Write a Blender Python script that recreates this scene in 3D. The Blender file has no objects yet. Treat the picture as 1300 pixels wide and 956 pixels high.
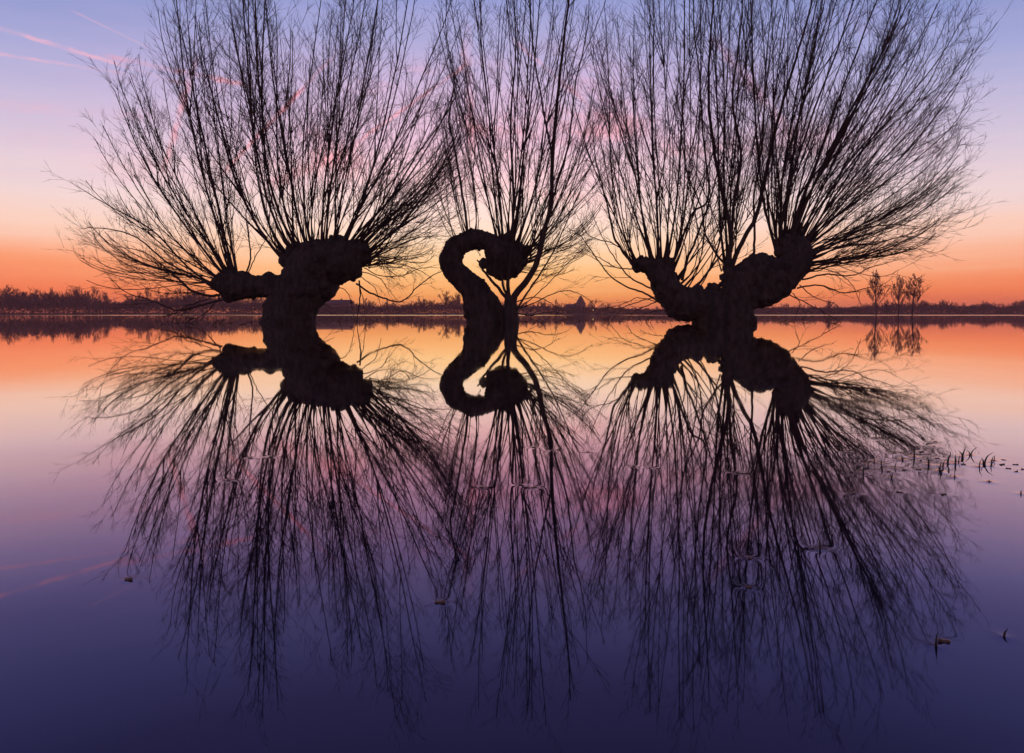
import bpy, bmesh, math, random
import numpy as np
from mathutils import Vector, noise
random.seed(7)
rnd = random.random
def U(a, b): return a + (b - a) * random.random()
scene = bpy.context.scene
col = scene.collection

# ------------------------------------------------------------------ camera
PITCH = math.radians(2.25)
F = 867.0                      # focal length in photo pixels (photo 1300 wide)
HC = 0.235
cam_d = bpy.data.cameras.new('camera'); cam = bpy.data.objects.new('camera', cam_d); col.objects.link(cam)
cam.location = (0, 0, HC); cam.rotation_euler = (math.pi / 2 - PITCH, 0, 0)
cam_d.sensor_width = 36; cam_d.lens = 36 * F / 1300
cam_d.shift_y = -45 / 1300
cam_d.clip_start = 0.02; cam_d.clip_end = 12000
scene.camera = cam
def ray(px, py):
    a = (px - 650) / F; b = (433 - py) / F
    return Vector((a, math.cos(PITCH) + b * math.sin(PITCH), -math.sin(PITCH) + b * math.cos(PITCH)))
def at(px, py, Y):
    d = ray(px, py); return Vector((0, 0, HC)) + d * (Y / d.y)
def onwater(px, py, z=0.0):
    d = ray(px, py); return Vector((0, 0, HC)) + d * ((HC - z) / -d.z)

# ------------------------------------------------------------------ view
scene.view_settings.view_transform = 'Standard'
scene.view_settings.look = 'None'
scene.view_settings.exposure = 0.0
scene.view_settings.gamma = 1.0
scene.view_settings.use_curve_mapping = False

# ------------------------------------------------------------------ node helper
class NT:
    def __init__(s, tree): s.t = tree; s.n = tree.nodes; s.l = tree.links
    def new(s, typ, **kw):
        n = s.n.new(typ)
        for k, v in kw.items(): setattr(n, k, v)
        return n
    def put(s, sock, v):
        if isinstance(v, bpy.types.NodeSocket): s.l.new(v, sock)
        else: sock.default_value = v
    def m(s, op, a, b=None, c=None, clamp=False):
        n = s.new('ShaderNodeMath', operation=op, use_clamp=clamp)
        s.put(n.inputs[0], a)
        if b is not None: s.put(n.inputs[1], b)
        if c is not None: s.put(n.inputs[2], c)
        return n.outputs[0]
    def v(s, op, a, b=None, out=0):
        n = s.new('ShaderNodeVectorMath', operation=op)
        s.put(n.inputs[0], a)
        if b is not None: s.put(n.inputs[1], b)
        return n.outputs[out]
    def scale(s, a, k):
        n = s.new('ShaderNodeVectorMath', operation='SCALE'); s.put(n.inputs[0], a); s.put(n.inputs['Scale'], k); return n.outputs[0]
    def xyz(s, x, y, z):
        n = s.new('ShaderNodeCombineXYZ'); s.put(n.inputs[0], x); s.put(n.inputs[1], y); s.put(n.inputs[2], z); return n.outputs[0]
    def ramp(s, fac, stops, interp='LINEAR'):
        n = s.new('ShaderNodeValToRGB'); cr = n.color_ramp; cr.interpolation = interp
        while len(cr.elements) < len(stops): cr.elements.new(0.5)
        for e, (p, c) in zip(cr.elements, stops): e.position = p; e.color = c
        s.put(n.inputs[0], fac); return n.outputs[0]
    def mix(s, f, a, b, blend='MIX'):
        n = s.new('ShaderNodeMix', data_type='RGBA', blend_type=blend)
        s.put(n.inputs[0], f); s.put(n.inputs[6], a); s.put(n.inputs[7], b); return n.outputs[2]
    def noise(s, vec, scale, detail=2.0, rough=0.5):
        n = s.new('ShaderNodeTexNoise'); n.inputs['Scale'].default_value = scale
        n.inputs['Detail'].default_value = detail; n.inputs['Roughness'].default_value = rough
        if vec is not None: s.put(n.inputs['Vector'], vec)
        return n.outputs['Fac']
    def rng(s, x, a, b, c=0.0, d=1.0, smooth=True):
        n = s.new('ShaderNodeMapRange'); n.interpolation_type = 'SMOOTHSTEP' if smooth else 'LINEAR'
        s.put(n.inputs[0], x)
        for i, q in enumerate((a, b, c, d)): n.inputs[i + 1].default_value = q
        return n.outputs[0]
def lin(r, g, b):
    f = lambda c: (c / 255 / 12.92) if c / 255 <= 0.04045 else ((c / 255 + 0.055) / 1.055) ** 2.4
    return (f(r), f(g), f(b), 1.0)

# ------------------------------------------------------------------ world: dusk sky
world = bpy.data.worlds.new('World'); scene.world = world; world.use_nodes = True
w = NT(world.node_tree); w.n.clear()
tc = w.new('ShaderNodeTexCoord')
D = w.v('NORMALIZE', tc.outputs['Generated'])
sep = w.new('ShaderNodeSeparateXYZ'); w.l.new(D, sep.inputs[0])
elev = w.m('MULTIPLY', w.m('ARCSINE', sep.outputs[2]), 180 / math.pi)          # degrees
az = w.m('MULTIPLY', w.m('ARCTAN2', sep.outputs[0], sep.outputs[1]), 180 / math.pi)
# layered air near the horizon: wobble the elevation a little
wob = w.noise(w.v('MULTIPLY', D, (2.0, 2.0, 38.0)), 1.3, 4, 0.6)
lev = w.m('ADD', elev, w.m('MULTIPLY', w.m('SUBTRACT', wob, 0.5), 2.2))
E = w.m('DIVIDE', w.m('ADD', lev, 2.0), 92.0, clamp=True)
p = lambda e: (e + 2.0) / 92.0
edge = w.ramp(E, [(p(-2), lin(150, 75, 60)), (p(0), lin(228, 102, 70)), (p(1.6), lin(246, 126, 82)), (p(3.2), lin(246, 150, 112)), (p(4.6), lin(246, 176, 148)),
                  (p(6.3), lin(243, 199, 184)), (p(8.4), lin(228, 204, 206)), (p(11.5), lin(203, 192, 211)), (p(14.5), lin(180, 178, 210)),
                  (p(17.5), lin(150, 160, 206)), (p(20.5), lin(129, 144, 197)), (p(26), lin(112, 127, 184)), (p(36), lin(92, 98, 156)), (p(88), lin(58, 62, 110))])
cent = w.ramp(E, [(p(-2), lin(190, 90, 50)), (p(0), lin(252, 134, 62)), (p(1.6), lin(255, 170, 92)), (p(3.6), lin(255, 200, 136)), (p(6), lin(255, 218, 186)),
                  (p(8.6), lin(255, 220, 210)), (p(11), lin(252, 207, 211)), (p(14), lin(234, 192, 212)), (p(18), lin(206, 180, 212)),
                  (p(21.5), lin(170, 166, 208)), (p(25), lin(142, 150, 203)), (p(29), lin(126, 130, 188)), (p(38), lin(92, 98, 156)), (p(88), lin(58, 62, 110))])
da = w.m('DIVIDE', w.m('ADD', az, 3.0), 27.0)
gl = w.m('EXPONENT', w.m('MULTIPLY', w.m('MULTIPLY', da, da), -1.0))
sky = w.mix(gl, edge, cent)
# the far left stays deeper orange, low down
lf = w.m('MULTIPLY', w.rng(az, -18, -34), w.rng(elev, 6.5, 0.5))
sky = w.mix(w.m('MULTIPLY', lf, 0.75), sky, lin(250, 122, 76))
# thin pink cirrus veils
cv = w.noise(w.v('MULTIPLY', w.v('ADD', D, w.scale(w.xyz(sep.outputs[2], 0.0, 0.0), 0.8)), (6.0, 3.0, 13.0)), 1.0, 5, 0.55)
veil = w.m('MULTIPLY', w.rng(cv, 0.50, 0.72), w.m('MULTIPLY', w.rng(elev, 7, 11), w.rng(elev, 23, 15)))
veil = w.m('MULTIPLY', veil, gl)
sky = w.mix(w.m('MULTIPLY', veil, 0.65), sky, lin(250, 160, 165))
# condensation trails, given by two directions on the sky
def trail(a, b, width, strength, colr, soft=0.6):
    global sky
    A = ray(*a).normalized(); B = ray(*b).normalized()
    n = A.cross(B).normalized(); mid = (A + B).normalized(); half = math.acos(max(-1, min(1, A.dot(B)))) / 2
    ns = w.noise(w.scale(D, 85.0), 1.0, 5, 0.7)
    d = w.m('ABSOLUTE', w.m('ADD', w.v('DOT_PRODUCT', D, tuple(n), out=1), w.m('MULTIPLY', w.m('SUBTRACT', ns, 0.5), width * 1.9)))
    across = w.rng(d, width, width * 0.15)
    along = w.m('ARCCOSINE', w.v('DOT_PRODUCT', D, tuple(mid), out=1))
    k = w.m('MULTIPLY', across, w.rng(along, half, half * soft))
    k = w.m('MULTIPLY', k, w.m('MULTIPLY', strength, w.rng(w.noise(w.scale(D, 25.0), 1.0, 2), 0.35, 0.62, 0.25, 1.0)))
    sky = w.mix(k, sky, colr)
pk = lin(252, 160, 165); rs = lin(232, 176, 196)
px1 = 1 / F
trail((-60, 18), (250, 112), 3.2 * px1, 0.75, rs, 0.75)
trail((-60, 60), (190, 98), 2.4 * px1, 0.55, rs, 0.7)
trail((80, 8), (200, 66), 1.6 * px1, 0.3, rs)
trail((120, 68), (330, 112), 4.5 * px1, 0.6, pk)
trail((252, 66), (205, 225), 5.5 * px1, 0.6, pk)
trail((432, 62), (272, 232), 3.8 * px1, 0.68, lin(255, 150, 152))
trail((610, 70), (440, 190), 3.4 * px1, 0.6, pk)
trail((470, 180), (330, 240), 9 * px1, 0.4, pk)
trail((590, 20), (600, 210), 9 * px1, 0.4, pk)
trail((640, 40), (800, 180), 4 * px1, 0.35, pk)
trail((-80, 128), (220, 150), 9 * px1, 0.13, pk)
trail((900, 40), (1010, 180), 8 * px1, 0.3, pk)
# the sky behind the camera is dim
back = w.rng(sep.outputs[1], 0.35, -0.5, 1.0, 0.5)
sky = w.v('MULTIPLY', sky, w.xyz(back, back, back))
bg = w.new('ShaderNodeBackground'); w.put(bg.inputs[0], sky); bg.inputs[1].default_value = 1.13
wo = w.new('ShaderNodeOutputWorld'); w.l.new(bg.outputs[0], wo.inputs[0])

# ------------------------------------------------------------------ object helpers
def setp(o, label=None, cat=None, group=None, kind=None):
    if label: o['label'] = label
    if cat: o['category'] = cat
    if group: o['group'] = group
    if kind: o['kind'] = kind
    return o
def link(name, me, parent=None, mat=None):
    if mat is not None and not me.materials: me.materials.append(mat)
    o = bpy.data.objects.new(name, me); col.objects.link(o)
    if parent is not None: o.parent = parent
    return o
def empty(name, loc):
    o = bpy.data.objects.new(name, None); col.objects.link(o); o.location = loc; o.empty_display_size = 0.2
    return o
def meshdata(name, V, Fc, mat, smooth=True):
    me = bpy.data.meshes.new(name); me.from_pydata(V, [], Fc)
    if smooth and len(me.polygons): me.polygons.foreach_set('use_smooth', [True] * len(me.polygons))
    me.materials.append(mat); me.update(); return me

class Tubes:
    def __init__(s): s.V = []; s.F = []
    def add(s, pts, rad, n=3, cap=False):
        m = len(pts); b = len(s.V)
        ref = Vector((0.31, -0.87, 0.38))
        d = (pts[-1] - pts[0])
        if d.length < 1e-6: return
        if abs(d.normalized().dot(ref)) > 0.9: ref = Vector((0.9, 0.3, 0.1))
        ph = rnd() * 6.28
        for i in range(m):
            t = (pts[min(i + 1, m - 1)] - pts[max(i - 1, 0)])
            if t.length < 1e-7: t = d
            u = t.cross(ref).normalized(); v = t.cross(u).normalized(); p = pts[i]; r = rad[i]
            for k in range(n):
                a = ph + 6.2832 * k / n; c = math.cos(a) * r; q = math.sin(a) * r
                s.V.append((p.x + u.x * c + v.x * q, p.y + u.y * c + v.y * q, p.z + u.z * c + v.z * q))
        for i in range(m - 1):
            for k in range(n):
                k2 = (k + 1) % n
                s.F.append((b + i * n + k, b + i * n + k2, b + (i + 1) * n + k2, b + (i + 1) * n + k))
        if cap:
            s.F.append(tuple(b + k for k in range(n - 1, -1, -1)) if n > 2 else ())
            s.F.append(tuple(b + (m - 1) * n + k for k in range(n)))
    def shifted(s, off):
        return [(v[0] - off[0], v[1] - off[1], v[2] - off[2]) for v in s.V]

def catmull(P, n):
    P = [Vector(q) for q in P]; P = [P[0] * 2 - P[1]] + P + [P[-1] * 2 - P[-2]]
    out = []; seg = len(P) - 3
    for i in range(n + 1):
        t = i / n * seg; k = min(int(t), seg - 1); u = t - k
        a, b, c, d = P[k:k + 4]
        out.append(0.5 * ((2 * b) + (c - a) * u + (2 * a - 5 * b + 4 * c - d) * u * u + (3 * b - a - 3 * c + d) * u ** 3))
    return out

# ------------------------------------------------------------------ materials
def principled(name):
    m = bpy.data.materials.new(name); m.use_nodes = True
    t = NT(m.node_tree); bs = t.n['Principled BSDF']; return m, t, bs
def mat_bark(name, c1, c2, scale, bump=0.5, rough=0.9, stretch=(1, 1, .35), dist=0.03):
    m, t, bs = principled(name)
    tcn = t.new('ShaderNodeTexCoord'); v = t.v('MULTIPLY', tcn.outputs['Object'], stretch)
    n = t.noise(v, scale, 6, 0.65)
    c = t.ramp(n, [(0.3, c1), (0.7, c2)]); t.l.new(c, bs.inputs['Base Color'])
    bs.inputs['Roughness'].default_value = rough
    b = t.new('ShaderNodeBump'); b.inputs['Strength'].default_value = bump; b.inputs['Distance'].default_value = dist
    t.l.new(t.noise(v, scale * 1.7, 8, 0.7), b.inputs['Height']); t.l.new(b.outputs[0], bs.inputs['Normal'])
    return m
M_trunk = mat_bark('willow_bark', (.030, .019, .015, 1), (.115, .07, .052, 1), 7, 0.9)
M_rod = mat_bark('willow_rod_bark', (.045, .024, .018, 1), (.085, .048, .034, 1), 9, 0.2)
M_far = mat_bark('far_tree_bark', (.035, .018, .018, 1), (.07, .035, .032, 1), 1.0, 0.1)
M_blade = mat_bark('shoot_green', (.030, .030, .016, 1), (.06, .045, .025, 1), 60, 0.1, 0.6)
M_leaf = mat_bark('dead_leaf', (.12, .05, .028, 1), (.20, .09, .04, 1), 200, 0.1, 0.5, dist=.0005)
M_land = mat_bark('wet_meadow', (.03, .028, .014, 1), (.06, .045, .024, 1), .05, 0.1)
M_wall = mat_bark('house_render', (.20, .12, .11, 1), (.26, .16, .14, 1), .5, 0.1)
M_roof = mat_bark('roof_tiles', (.06, .03, .028, 1), (.10, .05, .045, 1), 1.5, 0.2)
M_glass, tg, bg_ = principled('window_glass'); bg_.inputs['Base Color'].default_value = (.02, .02, .025, 1); bg_.inputs['Roughness'].default_value = .1
M_lamp, tl_, bl_ = principled('lit_lamp'); bl_.inputs['Emission Color'].default_value = (1, .62, .22, 1); bl_.inputs['Emission Strength'].default_value = 1.6

# water plants: photo pixel of the waterline point, height px, lean px
shoots = [(1161, 580, 14, -2), (1146, 584, 7, -3), (1119, 589, 8, 0), (1136, 594, 9, 3), (1179, 590, 12, -3), (1193, 598, 13, 3), (1203, 588, 16, 5), (1197, 592, 10, 4),
          (1213, 589, 13, -2), (1217, 586, 9, 2), (1222, 580, 14, 5), (1232, 578, 11, 9), (1243, 593, 11, 3), (1249, 589, 15, 12), (1259, 587, 9, 3), (1262, 585, 7, 1),
          (1096, 600, 12, 1), (1132, 607, 9, 3), (1102, 590, 6, 1), (1120, 596, 7, -1), (1195, 600, 6, 1), (1258, 592, 8, 1), (1110, 586, 5, 0),
          (1188, 820, 17, 3), (1274, 808, 10, 7), (1212, 606, 5, 0), (1256, 612, 3, -1), (1296, 627, 5, 0), (1041, 697, 13, -1)]
leaves = [(1187, 561), (1186, 567), (1135, 575), (1170, 574), (1113, 557), (1169, 585), (1166, 596), (1223, 590), (1274, 584), (1272, 590), (1280, 595), (1289, 590),
          (1290, 599), (1299, 596), (1198, 628), (1142, 625), (1083, 627), (1086, 604), (1128, 599), (1190, 582), (1148, 597), (1077, 574),
          (163, 736), (290, 610), (317, 582), (344, 580), (558, 765), (678, 568), (701, 572), (611, 619), (678, 619), (661, 616), (825, 594), (805, 592),
          (941, 601), (952, 709), (950, 746), (1198, 814), (747, 574), (935, 600)]

# water
M_water = bpy.data.materials.new('still_flood_water'); M_water.use_nodes = True
t = NT(M_water.node_tree); t.n.clear()
geo = t.new('ShaderNodeNewGeometry'); P = geo.outputs['Position']
sp = t.new('ShaderNodeSeparateXYZ'); t.l.new(P, sp.inputs[0])
acc = None
for i, q in enumerate(shoots + leaves):
    c = onwater(q[0], q[1]); big = 1.0 if i < len(shoots) else 0.8
    lam = 0.0042 * big * (1.0 if c.y < .75 else 1.2); amp = (0.30 if c.x > .6 and c.y > .9 else 0.18) * big
    dv = t.v('SUBTRACT', P, (c.x, c.y, 0.0)); r = t.v('LENGTH', dv, out=1)
    g = t.m('EXPONENT', t.m('MULTIPLY', r, -1 / lam))
    g = t.m('DIVIDE', t.m('MULTIPLY', g, amp), t.m('ADD', r, 0.0008))
    s_ = t.scale(dv, g); acc = s_ if acc is None else t.v('ADD', acc, s_)
# faint swell
def nvec(vec, scale, amp, detail=2):
    n = t.new('ShaderNodeTexNoise'); n.inputs['Scale'].default_value = scale; n.inputs['Detail'].default_value = detail; t.l.new(vec, n.inputs['Vector'])
    return t.scale(t.v('SUBTRACT', n.outputs['Color'], (.5, .5, .5)), amp)
acc = t.v('ADD', acc, nvec(P, 2.2, 0.0016))
far = t.v('MULTIPLY', P, (.25, .6, 1)); kf = t.rng(sp.outputs[1], 12, 80)
acc = t.v('ADD', acc, t.scale(nvec(far, 1.0, 0.007, 3), kf))
# wind-ruffled strip far out
mask = t.m('MULTIPLY', t.rng(sp.outputs[1], 125, 150), t.rng(sp.outputs[1], 232, 215))
patch = t.rng(t.noise(t.v('MULTIPLY', P, (.012, .0, .0)), 1.0, 2), 0.42, 0.52)
mask = t.m('MULTIPLY', mask, patch)
acc = t.v('ADD', acc, t.scale(t.xyz(0.0, -0.045, 0.0), mask))
nrm = t.v('NORMALIZE', t.v('ADD', t.v('MULTIPLY', acc, (1, 1, 0)), (0, 0, 1)))
lw = t.new('ShaderNodeLayerWeight'); lw.inputs['Blend'].default_value = 0.5
g_ = lambda v: (v, v, v, 1)
fr = t.ramp(lw.outputs['Facing'], [(0, g_(.02)), (.3, g_(.05)), (.52, g_(.14)), (.67, g_(.27)), (.77, g_(.48)), (.82, g_(.62)), (.86, g_(.76)), (.9, g_(.88)), (.94, g_(.96)), (1, g_(1))])
refl_tint = t.ramp(lw.outputs['Facing'], [(.5, (.60, .46, .74, 1)), (.67, (.72, .56, .84, 1)), (.77, (.94, .69, .80, 1)), (.83, (1, .81, .84, 1)), (.9, (1, 1, 1, 1))])  # reflection's purple dimming at steeper view angles, painted into the gloss colour
gloss = t.new('ShaderNodeBsdfGlossy'); t.l.new(refl_tint, gloss.inputs['Color'])
t.put(gloss.inputs['Roughness'], t.m('ADD', t.m('MULTIPLY', mask, .04), t.rng(t.noise(t.v('MULTIPLY', P, (.35, 1.6, 0)), 1.0, 4, .6), .42, .68, .015, .034))); t.l.new(nrm, gloss.inputs['Normal'])
dif = t.new('ShaderNodeBsdfDiffuse'); dif.inputs['Color'].default_value = (.012, .009, .014, 1)
mx = t.new('ShaderNodeMixShader'); t.l.new(fr, mx.inputs[0]); t.l.new(dif.outputs[0], mx.inputs[1]); t.l.new(gloss.outputs[0], mx.inputs[2])
mo = t.new('ShaderNodeOutputMaterial'); t.l.new(mx.outputs[0], mo.inputs[0])

# ------------------------------------------------------------------ setting
SH = 240.0
setp(link('water', meshdata('water', [(-1250, -60, 0), (1250, -60, 0), (1250, 600, 0), (-1250, 600, 0)], [(0, 1, 2, 3)], M_water, False)), kind='structure')
def shore_y(x):   # the far bank runs away to the right
    u = x / 300.0
    return 262 + 60 * max(0, min(1.6, (u + .9) * .6)) + 5 * math.sin(x * .031) + 3 * math.sin(x * .11 + 1)
V = []; Fc = []; N = 400; rows = [(0, -.3), (1.2, .12), (5, .35), (40, .6), (300, 1.2), (700, 2)]
for i in range(N + 1):
    x = -1250 + 2500 * i / N; y = shore_y(max(-600, min(600, x)))
    for d, z in rows: V.append((x, y + d, z + .12 * noise.noise((x * .05, d * .1, 0)) * (d > 0)))
R = len(rows)
for i in range(N):
    for k in range(R - 1): Fc.append((i * R + k, (i + 1) * R + k, (i + 1) * R + k + 1, i * R + k + 1))
setp(link('far_meadow', meshdata('far_meadow', V, Fc, M_land)), kind='structure')

# ------------------------------------------------------------------ willows
DW = 18.0; PXM = DW / F
def ico(c, r, sub=2, sq=(1, 1, 1)):
    bm = bmesh.new(); bmesh.ops.create_icosphere(bm, subdivisions=sub, radius=1)
    V = [(c.x + v.co.x * r * sq[0], c.y + v.co.y * r * sq[1], c.z + v.co.z * r * sq[2]) for v in bm.verts]
    Fc = [tuple(v.index for v in f.verts) for f in bm.faces]; bm.free(); return V, Fc
def trunk_mesh(name, chains, blobs, Y, origin, burrs=0, voxel=0.024, rough=1.0, bs=1.0):
    """chains: swept limbs as lists of (px, py, halfwidth px, depth offset m); blobs: (px,py,r,dy)"""
    V = []; Fc = []
    def put(v2, f2):
        b = len(V); V.extend(v2); Fc.extend([tuple(b + i for i in f) for f in f2])
    balls = []
    for ch in chains:
        pts = []; rads = []
        for (x, y, r, dy) in ch:
            pts.append(at(x, y, Y + dy)); rads.append(r * PXM)
        n = (len(pts) - 1) * 8
        cp = catmull(pts, n); rr = catmull([Vector((r, 0, 0)) for r in rads], n)
        for q, r in zip(cp, rr): balls.append((q, max(r.x, .02)))
    for (x, y, r, dy) in blobs: balls.append((at(x, y, Y + dy), r * PXM))
    for q, r in balls: put(*ico(q, r))
    for _ in range(burrs):
        q, r = random.choice(balls)
        if q.z < .15: continue
        d = Vector((U(-1, 1), U(-1, 1), U(-.8, 1))).normalized()
        put(*ico(q + d * r * .98, U(.05, .15) * (0.6 + r) * bs, 1))
    for _ in range(int(burrs * .22)):
        q, r = random.choice(balls)
        if q.z < .5: continue
        d = Vector((U(-1, 1), U(-1, 1), U(-.1, 1))).normalized(); L = U(.05, .16); a = U(.02, .045)
        for k in range(5): put(*ico(q + d * (r * .9 + L * k / 4), a * (1 - .1 * k), 1))
    me = bpy.data.meshes.new('tmp'); me.from_pydata(V, [], Fc); o = bpy.data.objects.new('tmp', me); col.objects.link(o)
    md = o.modifiers.new('r', 'REMESH'); md.mode = 'VOXEL'; md.voxel_size = voxel
    s = o.modifiers.new('s', 'SMOOTH'); s.iterations = 2; s.factor = .5
    dg = bpy.context.evaluated_depsgraph_get(); dg.update()
    m2 = bpy.data.meshes.new_from_object(o.evaluated_get(dg)); bpy.data.objects.remove(o)
    me2 = m2; me2.name = name
    nr = [v.normal.copy() for v in me2.vertices]
    for v, nn in zip(me2.vertices, nr):
        c = v.co
        a = noise.noise((c.x * 3.1, c.y * 3.1, c.z * 2.2)) * .06
        a += noise.noise((c.x * 8, c.y * 8, c.z * 4)) * .05
        a += (1 - abs(noise.noise((c.x * 17, c.y * 17, c.z * 5)))) * .055 - .03
        a += noise.noise((c.x * 32, c.y * 32, c.z * 20)) * .018
        v.co = c + nn * a * rough
    for v in me2.vertices: v.co = v.co - origin
    me2.polygons.foreach_set('use_smooth', [True] * len(me2.polygons))
    me2.materials.clear(); me2.materials.append(M_trunk); me2.update()
    return me2

UP = Vector((0, 0, 1))
def rv(): return Vector((random.gauss(0, 1), random.gauss(0, 1), random.gauss(0, 1))).normalized()
def side(ax, lo, hi):
    p = ax.cross(rv()).normalized(); a = U(lo, hi)
    return (ax * math.cos(a) + p * math.sin(a)).normalized()
def twig(T, p, d, L, r, depth, droop=0.0):
    n = 4 if L > .5 else 3 if L > .25 else 2
    pts = [p.copy()]; dd = d.copy(); q = p.copy(); bend = rv() * .06
    for i in range(n):
        dd = (dd + bend + rv() * .05 + UP * (.07 - droop)).normalized(); q = q + dd * (L / n); pts.append(q.copy())
    rads = [r * (1 - .7 * i / n) for i in range(n + 1)]
    T.add(pts, rads, 3)
    if depth > 0:
        k = int(L * U(3.0, 5.5) + .5)
        for _ in range(k):
            u = U(.15, .9) * n; i = min(int(u), n - 1); b = pts[i].lerp(pts[i + 1], u - i)
            ax = (pts[i + 1] - pts[i]).normalized()
            twig(T, b, side(ax, .35, .75), L * U(.2, .55), max(r * .62, .0038), depth - 1, droop)
def dress(T, cp, rads, L, t0=.12, dens=6.0, tl=1.0, droop=0.0):
    n = len(cp) - 1
    for _ in range(int(L * dens)):
        u = (t0 + (1 - t0) * rnd() ** .85); f = u * n; i = min(int(f), n - 1); b = cp[i].lerp(cp[i + 1], f - i)
        ax = (cp[i + 1] - cp[i]).normalized(); l = tl * (U(.2, .8) if rnd() < .65 else U(.8, 1.9)) * (1.1 - .4 * u)
        twig(T, b, side(ax, .3, .75), l, max(.0045, min(rads[i] * .5, .005 + .006 * l)), 1 if l < .8 else 2, droop)
def rodpath(P0, d0, P3, kink=1.0, fork=True, T=None, r0=.04, dens=6.0, tl=1.0, n=16):
    L = (P3 - P0).length
    de = ((P3 - P0).normalized() * .8 + UP * .6 + rv() * .14).normalized()
    P1 = P0 + d0 * L * U(.26, .38); P2 = P3 - de * L * .33
    cp = []; off = Vector((0, 0, 0)); vel = rv() * .02
    for i in range(n + 1):
        u = i / n; c = (1 - u) ** 3 * P0 + 3 * (1 - u) ** 2 * u * P1 + 3 * (1 - u) * u * u * P2 + u ** 3 * P3
        if i: vel = vel * .7 + rv() * .013 * kink * L / 5; off = off + vel
        cp.append(c + off * min(1, u * 4))
    r1 = .0075
    rads = [r1 + (r0 - r1) * (1 - i / n) ** .85 for i in range(n + 1)]
    rads[0] *= 1.9; rads[1] *= 1.15
    T.add(cp, rads, 6)
    dress(T, cp, rads, L, dens=dens, tl=tl)
    if fork:
        for _ in range(random.choice((1, 2, 2, 3))):
            i = random.randint(1, 9); b = cp[i]; ax = (cp[i + 1] - cp[i]).normalized()
            nd = side(ax, .18, .42); Lf = L * (1 - i / n) * U(.65, .92)
            tip = b + (P3 - b).normalized().lerp(nd, .7).normalized() * Lf
            rodpath(b, nd, tip, kink, rnd() < .3 and i < 5, T, rads[i] * .7, dens, tl, 10)
def polyat(poly, u):
    f = u * (len(poly) - 1); i = min(int(f), len(poly) - 2); a, b = poly[i], poly[i + 1]; k = f - i
    return a[0] + (b[0] - a[0]) * k, a[1] + (b[1] - a[1]) * k
def fan(root, base, tips, centre, n, dY=1.6, r=(.025, .06), dens=4.2, bd=.25, short=.25, tl=1.0, droopend=0):
    C0 = at(centre[0], centre[1], DW)
    for k in range(n):
        u = min(1, max(0, (k + U(.1, .9)) / n)); bx, by = polyat(base, u); tx, ty = polyat(tips, min(1, max(0, u + max(-.12, min(.12, random.gauss(0, .07))))))
        s = 1.0 if rnd() < .55 else U(1 - short, 1)
        if rnd() < .12: s = U(.45, .7)
        dy = U(-1, 1); P0 = at(bx + U(-3, 3), by + U(0, 4), DW + dy * bd)
        P3 = at(tx, ty, DW + dy * dY + U(-.3, .3)); P3 = P0.lerp(P3, s)
        out = (P0 - C0).normalized(); d0 = (out * .8 + (P3 - P0).normalized() * .65 + Vector((0, dy * .25, 0))).normalized()
        T = Tubes(); L = (P3 - P0).length
        r0 = .71 * (r[0] + (r[1] - r[0]) * rnd() ** 1.7) * (.55 + .45 * min(1, L / 6)) * (.6 if s < .7 else 1)
        rodpath(P0 - d0 * .12, d0, P3, 1, True, T, r0, dens, tl)
        for _ in range(1 if rnd() < .6 else 2):      # young rods sprouting from the same knuckle
            ty_ = U(.25, .62); dj = Vector((random.gauss(0, .16), random.gauss(0, .2), U(-.12, .15))) * L
            Pq = P0 + Vector((U(-.09, .09), U(-.12, .12), U(-.06, .03))); Pe = P0.lerp(P3 + dj, ty_)
            if Pe.z > .3: rodpath(Pq - d0 * .08, (d0 + rv() * .25).normalized(), Pe, 1, False, T, U(.009, .018), dens * 1.1, tl * .7, 10)
        o = link('branch', meshdata('branch', T.shifted(root.location), T.F, M_rod), root)
def drawn(root, pts, r0, r1=.005, dY=0.0, dens=6.0, t0=.15, tl=.7, droop=0.0, name='branch'):
    """a single rod along photo points (x, y[, depth offset])"""
    W = [at(q[0], q[1], DW + dY + (q[2] if len(q) > 2 else 0)) for q in pts]
    n = max(8, len(W) * 4); cp = catmull(W, n); L = sum((cp[i + 1] - cp[i]).length for i in range(n))
    cp = [c + rv() * .012 * (i > 0) for i, c in enumerate(cp)]
    rads = [r1 + (r0 - r1) * (1 - i / n) ** .8 for i in range(n + 1)]
    T = Tubes(); T.add(cp, rads, 7); dress(T, cp, rads, L, t0, dens, tl, droop)
    return link(name, meshdata('branch', T.shifted(root.location), T.F, M_rod), root)

# --- left willow
A0 = at(366, 409.5, DW); A0.z = 0
wa = empty('pollard_willow', A0)
setp(wa, 'bare pollard willow with a leaning trunk and one limb reaching left low over the water', 'tree', 'pollard willows standing in the flood')
link('trunk', trunk_mesh('trunk', [
    [(360, 440, 33, 0), (364, 411, 33, 0), (374, 386, 31, 0), (386, 362, 31, 0), (398, 338, 31, 0), (412, 330, 26, 0), (432, 326, 23, 0), (452, 322, 17, 0)],
    [(385, 360, 20, 0), (404, 356, 24, 0.05), (412, 366, 17, .05)],
    [(430, 335, 24, -.1), (440, 336, 19, -.1)],
    [(372, 364, 14, 0), (345, 364, 14, 0), (320, 364, 15, 0), (302, 362, 18, 0), (288, 358, 15, 0), (282, 359, 10, 0)],
    [(378, 425, 22, .1), (390, 405, 11, .1), (388, 392, 14, 0)],
    [(352, 440, 20, -.2), (345, 410, 14, -.2), (356, 385, 14, -.1)]],
    [(340, 350, 5, 0), (292, 374, 9, 0), (364, 330, 9, 0), (295, 347, 7, 0), (462, 330, 9, 0), (448, 345, 8, .1), (372, 318, 8, 0), (400, 311, 8, 0), (420, 308, 7, -.1)],
    DW, A0, burrs=170), wa)
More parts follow.
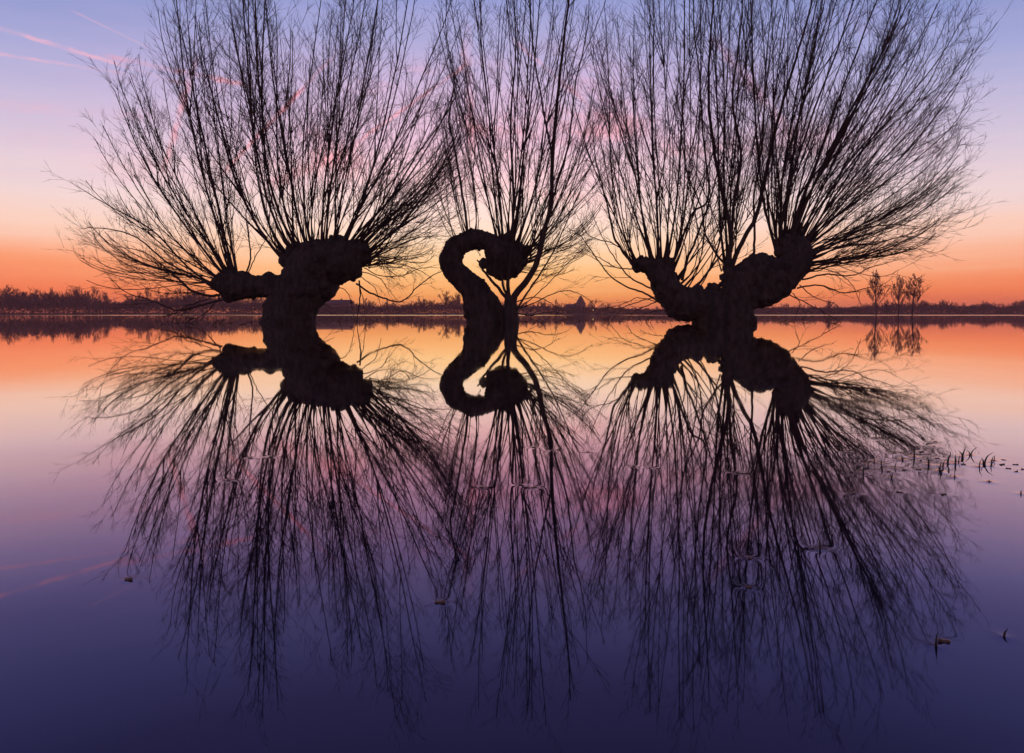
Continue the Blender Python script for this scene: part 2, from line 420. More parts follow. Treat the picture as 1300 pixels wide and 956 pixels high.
fan(wa, [(279, 366), (279, 356), (284, 347), (292, 342), (301, 342)], [(124, 318), (112, 262), (112, 205), (132, 130), (160, 60), (195, -10), (230, -60), (258, -80)], (305, 368), 17, 1.4, (.022, .048), tl=.9)
fan(wa, [(359, 328), (366, 316), (385, 309), (405, 305), (430, 302), (452, 303), (466, 310), (471, 322), (470, 334)],
    [(235, 60), (250, -40), (300, -90), (360, -115), (430, -120), (490, -115), (540, -85), (572, -20), (590, 60), (592, 140), (585, 215), (565, 275), (548, 320)], (415, 345), 38, 2.2, (.028, .062))
for L_, r_ in (([(279, 375), (262, 375), (242, 368), (221, 349), (208, 338), (186, 322), (150, 312)], .04), ([(281, 381), (268, 384), (254, 388), (226, 394), (208, 388), (185, 379), (161, 372), (138, 352)], .03),
               ([(279, 378), (268, 390), (256, 401), (238, 406)], .02), ([(255, 388), (236, 394), (218, 399), (190, 405)], .014), ([(277, 370), (250, 352), (214, 334), (170, 300), (130, 290), (100, 290)], .03),
               ([(268, 378), (240, 388), (214, 402)], .012), ([(276, 366), (240, 340), (190, 290), (140, 262), (90, 232)], .03),
               ([(312, 348), (318, 328), (316, 300), (313, 265), (330, 240)], .024), ([(315, 346), (325, 325), (340, 300), (352, 280)], .014),
               ([(255, 380), (235, 396), (225, 410)], .01)):
    drawn(wa, [(x, y, -.2) for x, y in L_], r_, droop=.03, dens=5)
for L_, r_ in (([(452, 360), (469, 371), (486, 378), (505, 383), (517, 378), (531, 363), (548, 351), (560, 345), (575, 342)], .026), ([(456, 356), (457, 377), (455, 392), (453, 412)], .022),
               ([(430, 364), (440, 370), (446, 386), (451, 409)], .012), ([(456, 362), (461, 380), (464, 410)], .012), ([(459, 345), (480, 352), (492, 366), (505, 382)], .014),
               ([(464, 338), (490, 330), (520, 325), (545, 322)], .02), ([(466, 338), (500, 335), (530, 342), (552, 356)], .016), ([(456, 350), (476, 366), (484, 392)], .012),
               ([(462, 340), (482, 350), (510, 350), (535, 340), (556, 340)], .014), ([(404, 386), (412, 387), (424, 392)], .012), ([(466, 332), (510, 310), (540, 300), (575, 300)], .02)):
    drawn(wa, [(x, y, -.1) for x, y in L_], r_, droop=.05, dens=4, tl=.5)

# --- middle willow with the looped trunk
B0 = at(614, 410, DW); B0.z = 0
wb = empty('pollard_willow', B0)
setp(wb, 'bare pollard willow whose trunk curls over like a question mark, in the middle', 'tree', 'pollard willows standing in the flood')
link('trunk', trunk_mesh('trunk', [
    [(614, 440, 26, 0), (614, 412, 22, 0), (609, 390, 20, 0), (602, 369, 17.5, 0), (586, 353, 14.5, 0), (574, 337, 13, 0), (577, 318, 13.5, 0), (598, 304, 13, 0), (620, 307, 11, 0), (632, 318, 16, 0)],
    [(632, 318, 17, 0), (642, 327, 21, 0), (640, 338, 18, 0), (637, 348, 9, 0)],
    [(612, 370, 10, -.1), (628, 386, 6, -.15), (638, 405, 5, -.2), (641, 425, 5, -.2)]],
    [(655, 318, 12, 0), (668, 318, 6, 0), (628, 341, 10, 0), (616, 335, 6, 0), (652, 340, 12, 0), (645, 305, 9, 0), (654, 349, 5, 0), (660, 332, 8, 0)],
    DW, B0, burrs=110, voxel=.022, rough=.9, bs=.6), wb)
fan(wb, [(630, 300), (640, 294), (650, 296), (658, 304), (668, 314), (672, 320)], [(572, 20), (600, -90), (640, -115), (690, -115), (730, -80), (752, 10), (752, 110), (738, 200)], (640, 335), 20, 1.3, (.02, .04), tl=.8)
fan(wb, [(575, 300), (590, 291), (610, 294)], [(548, 210), (556, 120), (572, 60)], (598, 320), 7, .8, (.012, .018), tl=.6)
fan(wb, [(662, 345), (668, 332), (672, 322)], [(745, 340), (760, 280), (765, 230)], (640, 330), 9, 1.0, (.012, .018), tl=.6)
drawn(wb, [(593, 292), (589, 259), (583, 223), (577, 185), (570, 150), (577, 100), (566, 40), (570, -40)], .035, dens=4)
drawn(wb, [(610, 325), (607, 320), (600, 314)], .012, dens=2)

# --- thin young willow beside it
C0 = at(650, 411, DW - .5); C0.z = 0
wc = empty('young_willow', C0)
setp(wc, 'slender forked young willow rising from the water right against the curled trunk', 'tree')
T = Tubes(); tr = [at(650, 430, DW - .5), at(650, 411, DW - .5), at(649, 397, DW - .5), at(648, 384, DW - .5), at(650, 376, DW - .5)]
cp = catmull(tr, 16); T.add(cp, [.2 - .05 * i / 16 for i in range(17)], 14)
link('trunk', meshdata('trunk', T.shifted(C0), T.F, M_trunk), wc)
drawn(wc, [(649, 388), (654, 375), (666, 360), (679, 339), (687, 312), (691, 291), (699, 262), (702, 200), (707, 130), (716, 50), (724, -20), (728, -90)], .095, .01, -.5, 3.5, .25, 1.0)
drawn(wc, [(699, 265), (708, 230), (722, 180), (730, 110), (745, 40), (750, -40)], .032, .006, -.45, 4)
drawn(wc, [(702, 200), (690, 140), (678, 70), (672, 0), (668, -60)], .028, .006, -.45, 4)
drawn(wc, [(655, 396), (668, 374), (684, 350), (700, 325), (716, 290), (733, 250), (752, 205)], .028, .006, -.6, 5)
drawn(wc, [(660, 390), (690, 366), (715, 340), (738, 318)], .014, .005, -.6, 5)
drawn(wc, [(648, 384), (638, 372), (626, 358), (616, 346), (606, 330)], .05, .02, -.5, 2)
drawn(wc, [(648, 384), (645, 365), (646, 345), (650, 310), (652, 250), (648, 160), (655, 60), (650, -40)], .055, .008, -.45, 4, .4)
drawn(wc, [(649, 384), (640, 366), (637, 350), (636, 320)], .04, .02, -.5, 2)
for a in ([(655, 392), (680, 384), (705, 372), (728, 370), (752, 384)], [(656, 398), (676, 400), (700, 396), (722, 402)], [(652, 385), (672, 378), (690, 380), (712, 392)]):
    drawn(wc, a, .016, .005, -.7, 5, tl=.5, droop=.05)

# --- right willow, split trunk
E0 = at(920, 411, DW); E0.z = 0
wd = empty('pollard_willow', E0)
setp(wd, 'widest bare pollard willow, its trunk split into two arms that curve apart left and right', 'tree', 'pollard willows standing in the flood')
link('trunk', trunk_mesh('trunk', [
    [(900, 440, 18, .1), (899, 411, 17, .1), (898, 390, 17, .1), (880, 385, 19, .05), (862, 382, 20, 0), (848, 366, 17, 0), (838, 350, 15, 0), (830, 340, 12, 0), (818, 336, 8, 0), (810, 337, 6, 0)],
    [(838, 344, 13, 0), (844, 337, 10, 0)], [(862, 392, 14, 0), (880, 392, 14, 0)],
    [(900, 390, 17, .1), (904, 376, 11, .1), (907, 364, 5, .1)],
    [(938, 440, 22, 0), (936, 411, 20, 0), (936, 385, 19, 0), (941, 360, 18, 0), (955, 344, 19, 0), (968, 343, 20, 0), (985, 352, 22, 0), (1000, 345, 21, 0), (1010, 328, 19, 0), (1012, 315, 15, 0)],
    [(930, 400, 16, 0), (928, 365, 11, 0), (926, 345, 8, 0), (924, 338, 7, 0)],
    [(968, 350, 20, 0), (968, 370, 20, 0), (986, 362, 20, 0)], [(944, 380, 14, 0), (955, 372, 17, 0)],
    [(912, 440, 12, -.1), (914, 405, 9, -.1), (917, 385, 8, 0)]],
    [(996, 312, 10, 0), (1018, 308, 8, 0), (1003, 304, 7, 0), (990, 318, 8, 0), (848, 330, 5, 0), (822, 331, 5, 0), (1022, 325, 8, 0), (968, 330, 9, 0), (885, 372, 9, 0)],
    DW, E0, burrs=200), wd)
fan(wd, [(804, 338), (806, 331), (820, 327), (835, 325), (848, 327), (855, 338), (866, 355), (882, 366)], [(752, 190), (762, 90), (782, 0), (812, -85), (860, -115), (905, -115), (940, -110), (960, -60)], (838, 362), 18, 1.6, (.022, .045))
fan(wd, [(983, 314), (991, 301), (1004, 297), (1016, 299), (1026, 304), (1032, 314), (1033, 326), (1027, 342)],
    [(950, -60), (1020, -115), (1090, -115), (1160, -95), (1205, -50), (1240, 0), (1238, 60), (1228, 130), (1215, 200), (1205, 255), (1185, 300)], (1000, 340), 36, 2.2, (.026, .052))
fan(wd, [(917, 338), (925, 330), (934, 338)], [(880, -60), (920, -115), (965, -115), (1000, -60)], (925, 362), 4, 1.3, (.028, .05))
for L_, r_ in (([(925, 338), (928, 299), (921, 260), (911, 215), (901, 150), (900, 88), (906, 0), (912, -90)], .066), ([(928, 340), (943, 305), (961, 272), (974, 211), (987, 154), (1009, 79), (1031, 0), (1048, -80)], .066),
               ([(928, 300), (933, 250), (941, 198), (930, 132), (937, 66), (943, 0), (950, -80)], .042), ([(866, 356), (874, 325), (882, 308), (897, 265), (912, 215), (925, 160)], .042),
               ([(852, 338), (862, 315), (880, 270), (900, 250), (893, 180), (888, 100), (880, 20), (884, -60)], .036), ([(922, 338), (908, 320), (895, 295), (890, 262), (870, 210), (862, 130)], .034),
               ([(957, 325), (958, 290), (957, 250), (968, 180), (972, 90), (980, 0)], .034), ([(985, 318), (980, 300), (972, 270), (965, 240), (955, 190)], .04)):
    drawn(wd, L_, r_, .008, dens=4, t0=.2, tl=1.0)
for L_, r_ in (([(805, 338), (790, 318), (779, 299), (772, 265), (757, 205), (752, 150)], .04), ([(838, 384), (820, 373), (803, 367), (779, 354), (755, 325), (737, 300), (722, 290)], .028),
               ([(810, 342), (785, 340), (762, 328), (745, 318)], .018), ([(826, 366), (800, 352), (782, 330), (764, 300), (748, 262)], .022),
               ([(836, 382), (822, 388), (805, 396), (796, 408)], .016), ([(833, 376), (808, 384), (790, 392), (776, 408)], .014), ([(842, 394), (826, 396), (812, 402)], .012),
               ([(838, 384), (812, 378), (790, 386), (764, 394)], .012), ([(806, 334), (780, 310), (750, 300), (730, 270)], .018)):
    drawn(wd, [(x, y, -.2) for x, y in L_], r_, droop=.04, dens=5, tl=.55)
for L_, r_ in (([(1022, 348), (1050, 335), (1090, 332), (1130, 318), (1165, 318)], .026), ([(1018, 355), (1050, 348), (1080, 350), (1105, 340), (1140, 330)], .024), ([(1012, 366), (1040, 362), (1072, 372), (1098, 366), (1130, 362)], .022),
               ([(1002, 374), (1025, 385), (1045, 396), (1068, 410)], .016), ([(1030, 330), (1070, 312), (1110, 310), (1150, 300), (1190, 305)], .026), ([(1006, 372), (1015, 385), (1010, 400)], .012),
               ([(1030, 340), (1060, 345), (1082, 362), (1094, 390)], .014), ([(1015, 362), (1035, 378), (1060, 385)], .014), ([(1032, 322), (1080, 296), (1130, 285), (1180, 290)], .026)):
    drawn(wd, [(x, y, -.1) for x, y in L_], r_, droop=.03, dens=5, tl=.6)

# ------------------------------------------------------------------ far trees
def bare_tree_geo(H, spread=.5, levels=4, seed=0, trunkfrac=.25, sidesr=1.0, fine=1.0, ttop=True):
    st = random.getstate(); random.seed(seed)
    tr = Tubes(); cr = Tubes()
    if spread < .4:      # upswept crown all along a full-height stem
        tp = [Vector((0, 0, -.3))]; q = Vector((0, 0, 0)); d = Vector((.05, 0, 1))
        for i in range(10): d = (d + rv() * .05).normalized(); q = q + d * H * .088; tp.append(q.copy())
        tr.add(tp, [max(.02, H * .014 * (1 - .085 * i)) for i in range(11)], 6)
        def tw(p, d, L, r, lev):
            pts = [p.copy()]; q = p.copy()
            for i in range(4): d = (d + rv() * .08 + UP * .13).normalized(); q = q + d * L / 4; pts.append(q.copy())
            cr.add(pts, [max(r * (1 - .6 * i / 4), .011 * fine) for i in range(5)], 3)
            if lev:
                for _ in range(7 if lev == 2 else 5):
                    u = U(.15, .95) * 4; i = min(int(u), 3); ax = (pts[i + 1] - pts[i]).normalized(); p2 = ax.cross(rv()).normalized(); a = U(.3, .6)
                    tw(pts[i].lerp(pts[i + 1], u - i), ax * math.cos(a) + p2 * math.sin(a), L * U(.3, .5), r * .5, lev - 1)
        for i in range(26):
            u = .14 + .84 * i / 25; f = u * 10; k = min(int(f), 9); a = i * 2.4 + rnd()
            L = H * (.34 * (1 - u) + .10) * U(.8, 1.2); dd = Vector((math.cos(a) * .6, math.sin(a) * .6, 1)).normalized()
            tw(tp[k].lerp(tp[k + 1], f - k), dd, L, .055 * (1.1 - u * .6), 2)
        random.setstate(st); return tr, cr
    tp = [Vector((0, 0, -.3))]; q = Vector((0, 0, 0)); d = UP.copy()
    n = 5
    for i in range(n):
        d = (d + rv() * .05).normalized(); q = q + d * (H * (trunkfrac + .2) / n); tp.append(q.copy())
    r0 = H * .022; tr.add(tp, [r0 * (1 - .5 * i / n) for i in range(n + 1)], 6)
    def br(p, d, L, r, lev):
        k = 3; pts = [p.copy()]; q = p.copy()
        for i in range(k):
            d = (d + rv() * .18 + UP * .12).normalized(); q = q + d * L / k; pts.append(q.copy())
        cr.add(pts, [max(r * (1 - .5 * i / k), .018 * fine) for i in range(k + 1)], 3 if lev < levels - 1 else 4)
        if lev > 0:
            for _ in range(random.randint(3, 5)):
                u = U(.3, 1) * k; i = min(int(u), k - 1); b = pts[i].lerp(pts[i + 1], u - i)
                br(b, (d + rv() * U(.4, .8)).normalized(), L * U(.5, .72), r * .5, lev - 1)
    for i in range(9):
        u = (.5 + .5 * i / 8); f = u * n; k = min(int(f), n - 1); b = tp[k].lerp(tp[k + 1], f - k)
        a = i * 2.4 + rnd(); dd = Vector((math.cos(a) * spread, math.sin(a) * spread, 1 - .3 * (u < .7))).normalized()
        br(b, dd, H * U(.2, .32) * (.8 + .4 * (u > .7)), r0 * .5, levels - 1)
    random.setstate(st); return tr, cr
protos = []
for i, (sp_, tf) in enumerate(((.5, .25), (.8, .2), (.30, .08), (.65, .15), (1.0, .12))):
    a, b = bare_tree_geo(10, sp_, 4, 50 + i, tf, fine=1.6)
    protos.append((meshdata('trunk', a.V, a.F, M_far), meshdata('crown', b.V, b.F, M_far)))
def far_tree(px, ytop, Y, kind, label, group='bare trees on the far shore', sx=1.0, name='bare_tree'):
    base = at(px, 399, Y); base.z = .5; top = at(px, ytop, Y).z; s = (top - base.z) / 9.6
    r = empty(name, base); r.rotation_euler.z = U(0, 6.28); r.scale = (s * sx, s * sx, s)
    for nm, me in zip(('trunk', 'crown'), protos[kind]): link(nm, me, r)
    setp(r, label, 'tree', group); return r
# three on the right, standing in the flood
for px, yt, kd, Y, lb in ((1113, 345, 2, 190, 'tall bare tree on the right shore, nearest the wide willow, with its reflection below'),
                          (1141, 351, 2, 205, 'narrow bare tree in the middle of the trio on the right shore'),
                          (1158, 350, 2, 200, 'bare tree leaning its crown right, last of the trio on the right shore')):
    far_tree(px, yt, Y, kd, lb, 'trio of bare trees standing on the right shore', 1.35 if px != 1158 else 1.75)
singles = [(12, 363, 'bare tree at the very left end of the far shore'), (41, 363, 'bare crown second from the left edge of the far shore'), (68, 366, 'bare crown third from the left edge of the far shore'),
           (96, 364, 'rounded bare crown on the left shore above the dark wood'), (112, 362, 'tallest bare crown left of the long low twigs on the left shore'), (134, 372, 'small bare tree at the dip in the left wood'),
           (172, 367, 'bare tree on the left shore behind the tips of the low branches'), (188, 365, 'bare crown behind the low limb tips on the left shore'), (208, 367, 'bare tree on the left shore below the limb of the left willow'),
           (236, 362, 'broad bare crown behind the low branches of the left willow'), (258, 368, 'bare tree on the shore just left of the knotty limb end'), (466, 376, 'bare tree on the shore right of the left willow head'),
           (492, 380, 'small bare tree on the shore under the looping low branch'), (536, 377, 'bare tree on the shore between left willow and curled willow'), (566, 366, 'large round bare tree just left of the curled trunk'),
           (582, 372, 'bare tree partly behind the curled trunk'), (690, 378, 'bare tree on the shore right of the young willow'), (706, 380, 'small bare tree on the shore left of the pointed house roof'),
           (753, 380, 'round bare tree right of the pointed house roof'), (768, 384, 'low bare tree behind the low twigs of the wide willow'), (1052, 381, 'bare tree on the shore right of the wide willow'),
           (1033, 386, 'small bare tree beneath the right head of the wide willow'), (1125, 380, 'bare tree low behind the trio on the right shore'), (1172, 383, 'rounded bare tree right of the trio on the right shore'),
           (1253, 384, 'bare crown above the right wood near the frame edge'), (1290, 382, 'last bare crown at the right edge of the far shore')]
for i, (px, yt, lb) in enumerate(singles):
    x = at(px, 399, 300).x; Y = shore_y(x) + U(6, 22)
    far_tree(px, yt, Y, i % 5 if i != 14 else 1, lb, sx=1.1)
# the wood as one mass on each stretch of shore
def wood(label, x0, x1, prof, name='far_wood', ntree=90, nface=9000):
    V = []; Fc = []
    def top(px):
        for (a, ya), (b, yb) in zip(prof, prof[1:]):
            if a <= px <= b: return ya + (yb - ya) * (px - a) / (b - a)
        return prof[-1][1]
    src = [(np.array([v.co[:] for v in cm.vertices]), [tuple(p_.vertices) for p_ in cm.polygons]) for _, cm in wood_src]
    for k in range(ntree):
        px = x0 + (x1 - x0) * (k + rnd()) / ntree; x = at(px, 399, 300).x; Y = shore_y(x) + U(14, 70)
        b = at(px, 399, Y); yt = top(px) + U(-2, 5); h = at(px, yt, Y).z - .5
        cv, cf = random.choice(src); a = U(0, 6.28); s = h / 9.6; R_ = np.array([[math.cos(a), -math.sin(a), 0], [math.sin(a), math.cos(a), 0], [0, 0, 1]])
        vv = (cv @ R_.T) * np.array([s * 1.2, s * 1.2, s]) + np.array([b.x, Y, .5]); o = len(V)
        V.extend(map(tuple, vv)); Fc.extend([tuple(o + i for i in f) for f in cf])
    for k in range(nface):   # undergrowth and low shrubs: twiggy clumps
        px = U(x0, x1); x = at(px, 399, 300).x; Y = shore_y(x) + U(3, 45)
        b = at(px, 399, Y); hm = (at(px, top(px), Y).z - .5) * (.62 + .22 * noise.noise((b.x * .09, Y * .05, 3)) + .16 * noise.noise((b.x * .35, Y * .1, 9)))
        z = .3 + hm * rnd() ** .8; c = Vector((b.x, Y, z)); s = U(.3, .8)
        u = rv() * s; v = rv() * s * .7; o = len(V)
        V.extend([tuple(c - u), tuple(c + v), tuple(c + u * .8 + v * .3)]); Fc.append((o, o + 1, o + 2))
    ob = link(name, meshdata(name, V, Fc, M_far, False)); setp(ob, label, 'wood', None, 'stuff')
wood_src = []
for i, sp_ in enumerate((.6, .9, .45)):
    a, b = bare_tree_geo(10, sp_, 3, 90 + i, .15, fine=3.0); wood_src.append((None, meshdata('crown', b.V, b.F, M_far)))
wood('hazy maroon mass of bare trees along the left shore', -60, 420, [(-60, 366), (60, 369), (110, 369), (138, 380), (165, 376), (200, 372), (250, 370), (330, 376), (420, 382)], ntree=130, nface=32000)
wood('hazy band of bare trees on the shore between the willows', 420, 900, [(420, 386), (445, 381), (500, 384), (560, 378), (600, 378), (640, 382), (700, 383), (735, 386), (770, 386), (800, 389), (900, 388)], ntree=120, nface=26000)
wood('low dark wood along the right shore', 900, 1370, [(900, 384), (1000, 386), (1040, 386), (1090, 386), (1130, 381), (1200, 380), (1215, 385), (1250, 381), (1275, 386), (1300, 378), (1370, 380)], ntree=130, nface=32000)

# ------------------------------------------------------------------ buildings far off
def box(V, Fc, x0, x1, y0, y1, z0, z1):
    o = len(V); V.extend([(x, y, z) for z in (z0, z1) for x, y in ((x0, y0), (x1, y0), (x1, y1), (x0, y1))])
    Fc.extend([tuple(o + i for i in f) for f in ((0, 3, 2, 1), (4, 5, 6, 7), (0, 1, 5, 4), (1, 2, 6, 5), (2, 3, 7, 6), (3, 0, 4, 7))])
def house(px, Y, wpx, eave, ridge, label, gable=True, name='house', roof_over=.3, depth=9, win=3):
    s = Y / F; b = at(px, 399, Y); b.z = .5; r = empty(name, b); setp(r, label, 'building')
    hw = wpx * s / 2; ze = at(px, eave, Y).z - .5; zr = at(px, ridge, Y).z - .5
    V = []; Fc = []; box(V, Fc, -hw, hw, 0, depth, -.5, ze)
    if gable:
        o = len(V); V += [(-hw, 0, ze), (hw, 0, ze), (0, 0, zr - .15), (-hw, depth, ze), (hw, depth, ze), (0, depth, zr - .15)]
        Fc += [(o, o + 1, o + 2), (o + 3, o + 5, o + 4)]
    link('wall', meshdata('wall', V, Fc, M_wall, False), r)
    V = []; Fc = []; k = roof_over; tk = .25
    if gable:
        P = [(-hw - k, ze - k * .6), (0, zr), (hw + k, ze - k * .6)]
        for (xa, za), (xb, zb) in (P[:2], P[1:]):
            o = len(V)
            V += [(xa, -k, za), (xb, -k, zb), (xb, -k, zb + tk), (xa, -k, za + tk), (xa, depth + k, za), (xb, depth + k, zb), (xb, depth + k, zb + tk), (xa, depth + k, za + tk)]
            Fc += [(o, o + 1, o + 2, o + 3), (o + 4, o + 7, o + 6, o + 5), (o, o + 4, o + 5, o + 1), (o + 3, o + 2, o + 6, o + 7), (o, o + 3, o + 7, o + 4), (o + 1, o + 5, o + 6, o + 2)]
    else:
        P = [(-k, ze - .2), (depth / 2, zr), (depth + k, ze - .2)]
        for (ya, za), (yb, zb) in (P[:2], P[1:]):
            o = len(V); x0, x1 = -hw - k, hw + k
            V += [(x0, ya, za), (x0, yb, zb), (x0, yb, zb + tk), (x0, ya, za + tk), (x1, ya, za), (x1, yb, zb), (x1, yb, zb + tk), (x1, ya, za + tk)]
            Fc += [(o, o + 3, o + 2, o + 1), (o + 4, o + 5, o + 6, o + 7), (o, o + 1, o + 5, o + 4), (o + 3, o + 7, o + 6, o + 2), (o, o + 4, o + 7, o + 3), (o + 1, o + 2, o + 6, o + 5)]
    rf = link('roof', meshdata('roof', V, Fc, M_roof, False), r)
    V = []; Fc = []; box(V, Fc, hw * .4, hw * .4 + .7, depth * .5, depth * .5 + .7, zr - 1.2, zr + .8)
    if not gable: link('chimney', meshdata('chimney', V, Fc, M_wall, False), rf)
    for i in range(win):
        V = []; Fc = []; x = -hw + 2 * hw * (i + .5) / win; box(V, Fc, x - .5, x + .5, -.04, .05, ze * .35, ze * .75); link('window', meshdata('window', V, Fc, M_glass, False), r)
house(738, shore_y(at(738, 399, 300).x) + 34, 10, 386, 376, 'house with a steep pointed gable on the far shore between the middle and right willows', True, 'gabled_house', .2, 8, 2)
house(727, shore_y(at(728, 399, 300).x) + 38, 14, 390, 386.5, 'low roofed building joined to the left of the pointed gable', False, 'house', .3, 7, 3)
house(420, shore_y(at(420, 399, 300).x) + 30, 44, 386, 381, 'long low farm building seen under the head of the left willow', False, 'farm_building', .4, 10, 0)
# the lit lamp
lb = at(753, 399, shore_y(at(753, 399, 300).x) + 2); lb.z = .3; lp = empty('street_lamp', lb); setp(lp, 'tiny lit yellow lamp on a post on the far shore right of the pointed gable', 'lamp')
T = Tubes(); T.add([Vector((0, 0, 0)), Vector((0, 0, 1.6))], [.06, .05], 6); link('post', meshdata('post', T.V, T.F, M_roof), lp)
V_, F_ = ico(Vector((0, 0, 1.75)), .2, 2); link('lamp_head', meshdata('lamp_head', V_, F_, M_lamp), lp)

def drift(label, x0, x1, y0, y1, n):
    T = Tubes()
    for _ in range(n):
        c = onwater(U(x0, x1), U(y0, y1)); a = U(-.5, .5) if rnd() < .6 else U(0, 3.1); L = U(.06, .3)
        tilt = U(-.1, .25) if rnd() < .6 else U(.5, 1.3)
        d = Vector((math.cos(a) * math.cos(tilt), math.sin(a) * math.cos(tilt), math.sin(tilt))).normalized(); r_ = U(.004, .010)
        p0 = c + Vector((0, 0, -.004)); p1 = p0 + d * L * .5 + rv() * .012; p2 = p1 + (d + rv() * .2) * L * .5
        T.add([p0, p1, p2], [r_, r_ * .8, r_ * .4], 4)
        if rnd() < .4: T.add([p1, p1 + (d + rv() * .8).normalized() * L * .4], [r_ * .6, r_ * .3], 3)
    setp(link('drift_twigs', meshdata('drift_twigs', T.V, T.F, M_rod)), label, 'twigs', None, 'stuff')
drift('broken twigs and stalks drifting on the water around the left willow', 190, 345, 404, 412, 90)
drift('broken twigs and stalks drifting between the left and curled willows', 400, 520, 403, 409, 90)
drift('broken twigs and stalks drifting left of the widest willow', 750, 885, 402, 410, 110)
drift('broken twigs and stalks drifting right of the widest willow', 958, 1060, 403, 411, 60)
drift('broken twigs and stalks drifting right of the young willow', 655, 735, 404, 410, 40)

# ------------------------------------------------------------------ shoots and leaves on the water
def place_words(px, py):
    if py > 780: return 'lower right corner'
    return None
def shoot(i, px, py, h, lean):
    c = onwater(px, py); s = c.y / F; H = h * s; Lx = lean * s
    T = Tubes(); r = max(.0009, H * .075)
    k = 1 + (i % 3 > 0)
    for j in range(k):
        m = 1 if j == 0 else U(.45, .7); sg = 1 if j == 0 else -U(.2, 1)
        pts = [Vector((0, 0, -.006)), Vector((Lx * .15 * sg, 0, H * .3 * m)), Vector((Lx * .5 * sg, U(-.1, .1) * H, H * .7 * m)), Vector((Lx * sg, U(-.2, .2) * H, H * m))]
        cp = catmull(pts, 8); T.add(cp, [r * (1.15 - 1.05 * (q / 8) ** 1.3) for q in range(9)], 5)
    return link('grass_shoot', meshdata('grass_shoot', T.V, T.F, M_blade)), c
slabels = {0: 'tallest upright shoot at the left of the shoot patch', 1: 'short bent shoot left of the tallest upright one', 2: 'stubby shoot standing above the leftmost group', 3: 'small shoot leaning right in the left group',
           4: 'curved pointed shoot second from the left among the large ones', 5: 'tall shoot with long reflection in the middle of the patch', 6: 'tall shoot leaning right beside the middle stem', 7: 'short shoot tucked between two taller middle ones',
           8: 'thick dark shoot clump at the centre right of the patch', 9: 'thin shoot rising behind the thick dark clump', 10: 'slender blade leaning right above the thick clump', 11: 'strongly bent blade leaning far right, farthest out',
           12: 'upright shoot at the foot of the long slanting blade', 13: 'long slanting blade pointing right', 14: 'short shoot right of the slanting blade', 15: 'tiny upright shoot behind the right pair',
           16: 'leftmost large shoot of the patch, close to the reflected crown', 17: 'low shoot nearest the camera in the left group', 18: 'tiny shoot left above the leftmost large one', 19: 'small shoot between the two left groups',
           20: 'tiny shoot at the foot of the middle stem', 21: 'small shoot below the slanting blade', 22: 'very small shoot at the upper left of the patch', 23: 'dark upright shoot alone near the lower right of the water',
           24: 'small leaning shoot at the lower right edge of the water', 25: 'tiny tip below the thick dark clump', 26: 'tiny tip standing alone below the slanting blade', 27: 'small tip at the right edge below the patch', 28: 'single upright shoot inside the reflection of the widest willow'}
for i, q in enumerate(shoots):
    o, c = shoot(i, *q); o.location = c
    setp(o, slabels[i], 'grass shoot', 'grass shoots poking out of the still water')
def leafmesh(i):
    V = []; Fc = []; L = U(.0022, .0040); W = L * U(.5, .8); n = 8; V.append((0, 0, .0010))
    for k in range(n):
        a = 6.283 * k / n; V.append((math.cos(a) * L * (1 + .2 * (k == 0)), math.sin(a) * W, .0006 + .0018 * abs(math.cos(a)) * rnd()))
    for k in range(n): Fc.append((0, 1 + k, 1 + (k + 1) % n))
    V += [(x, y, -.0006) for x, y, z in V[:9]]
    for k in range(n): Fc.append((9, 10 + (k + 1) % n, 10 + k)); Fc.append((1 + k, 10 + k, 10 + (k + 1) % n, 1 + (k + 1) % n))
    return meshdata('floating_leaf', V, Fc, M_leaf)
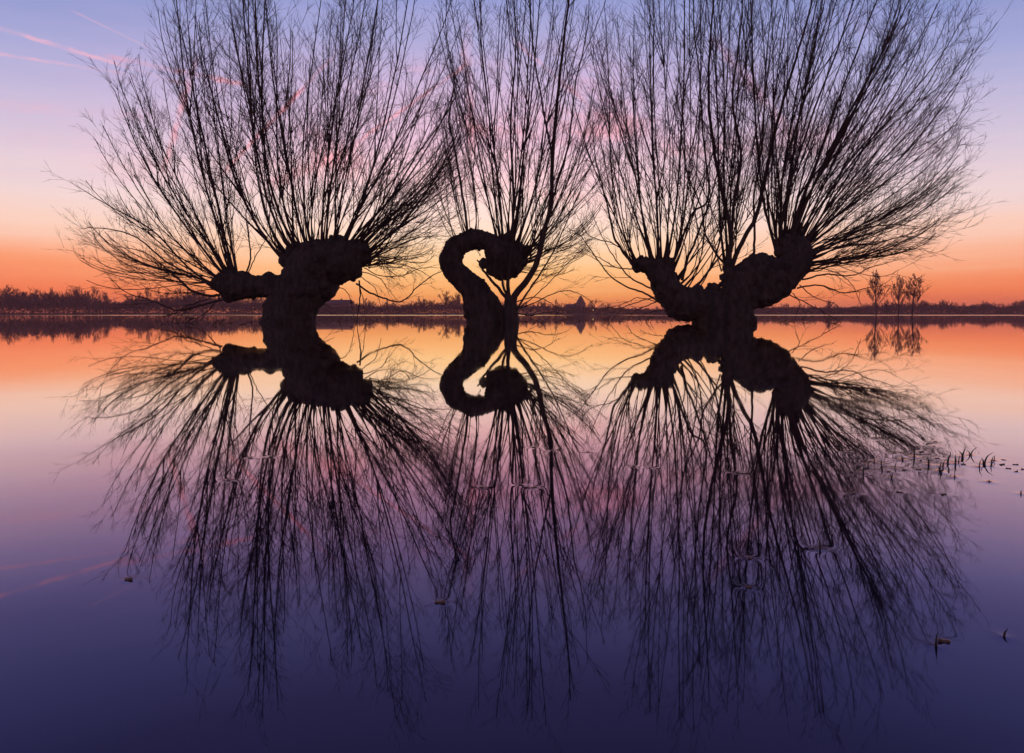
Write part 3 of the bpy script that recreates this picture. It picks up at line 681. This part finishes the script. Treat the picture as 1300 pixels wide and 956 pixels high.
lw_ = {22: 'alone on open water at the lower left', 23: 'in the left reflection, nearest the left edge of it', 24: 'in the left reflection, middle of three in the upper part', 25: 'in the left reflection, beside the thick reflected rods',
       26: 'alone between the left and middle reflections near the bottom', 27: 'in the middle reflection, upper left of a pair', 28: 'in the middle reflection on the thickest reflected rod', 29: 'at the left side of the middle reflection',
       30: 'centre of the middle reflection with the brightest glint', 31: 'just left of the centre glint of the middle reflection', 32: 'in the left part of the right reflection', 33: 'leftmost in the right reflection',
       34: 'in the centre of the right reflection, upper part', 35: 'right reflection, the upper one of two in line', 36: 'right reflection, the lower one of two in line', 37: 'beside the lone upright shoot at the lower right',
       38: 'just right of the middle reflection', 39: 'close against the one in the centre of the right reflection'}
lr = {0: 'dark curved one above the shoot patch', 1: 'small one below the dark curved one above the patch', 2: 'dark curved one at the upper left of the patch', 3: 'small one right of the tallest shoot',
      4: 'far one near the outer reflected twigs', 5: 'small one below the tallest shoot', 6: 'wide dark one in the middle front of the patch', 7: 'one right of the thick shoot clump', 8: 'upper one right of the slanting blade',
      9: 'middle one right of the slanting blade', 10: 'lower one right of the slanting blade', 11: 'one at the right behind the trail of specks', 12: 'dark one near the right edge', 13: 'one cut by the right edge',
      14: 'lone one in front of the patch centre', 15: 'lone one in front of the patch left', 16: 'one at the left near the reflected twigs', 17: 'one left of the leftmost large shoot', 18: 'one in the left shoot group',
      19: 'one behind the curved pointed shoot', 20: 'one right of the left group', 21: 'far left one by the reflected crown edge'}
for i, (px, py) in enumerate(leaves):
    o = link('floating_leaf', leafmesh(i)); c = onwater(px, py); o.location = c; o.rotation_euler.z = U(-.5, .5)
    setp(o, 'brown floating leaf bit, ' + (lw_.get(i) or lr.get(i)), 'leaf', 'leaf bits floating on the water')

# ------------------------------------------------------------------ haze
HZ = 0.0006
V = []; Fc = []; box(V, Fc, -1300, 1300, -70, 1250, -1.6, 15)
mh = bpy.data.materials.new('dusk_haze'); mh.use_nodes = True; th = NT(mh.node_tree); th.n.clear()
pv = th.new('ShaderNodeVolumePrincipled'); pv.inputs['Color'].default_value = (.98, .48, .50, 1); pv.inputs['Density'].default_value = HZ; pv.inputs['Anisotropy'].default_value = .65
oo = th.new('ShaderNodeOutputMaterial'); th.l.new(pv.outputs[0], oo.inputs['Volume'])
if HZ > 0: setp(link('haze', meshdata('haze', V, Fc, mh, False)), 'thin maroon dusk haze over the flooded meadows', 'haze', None, 'stuff')
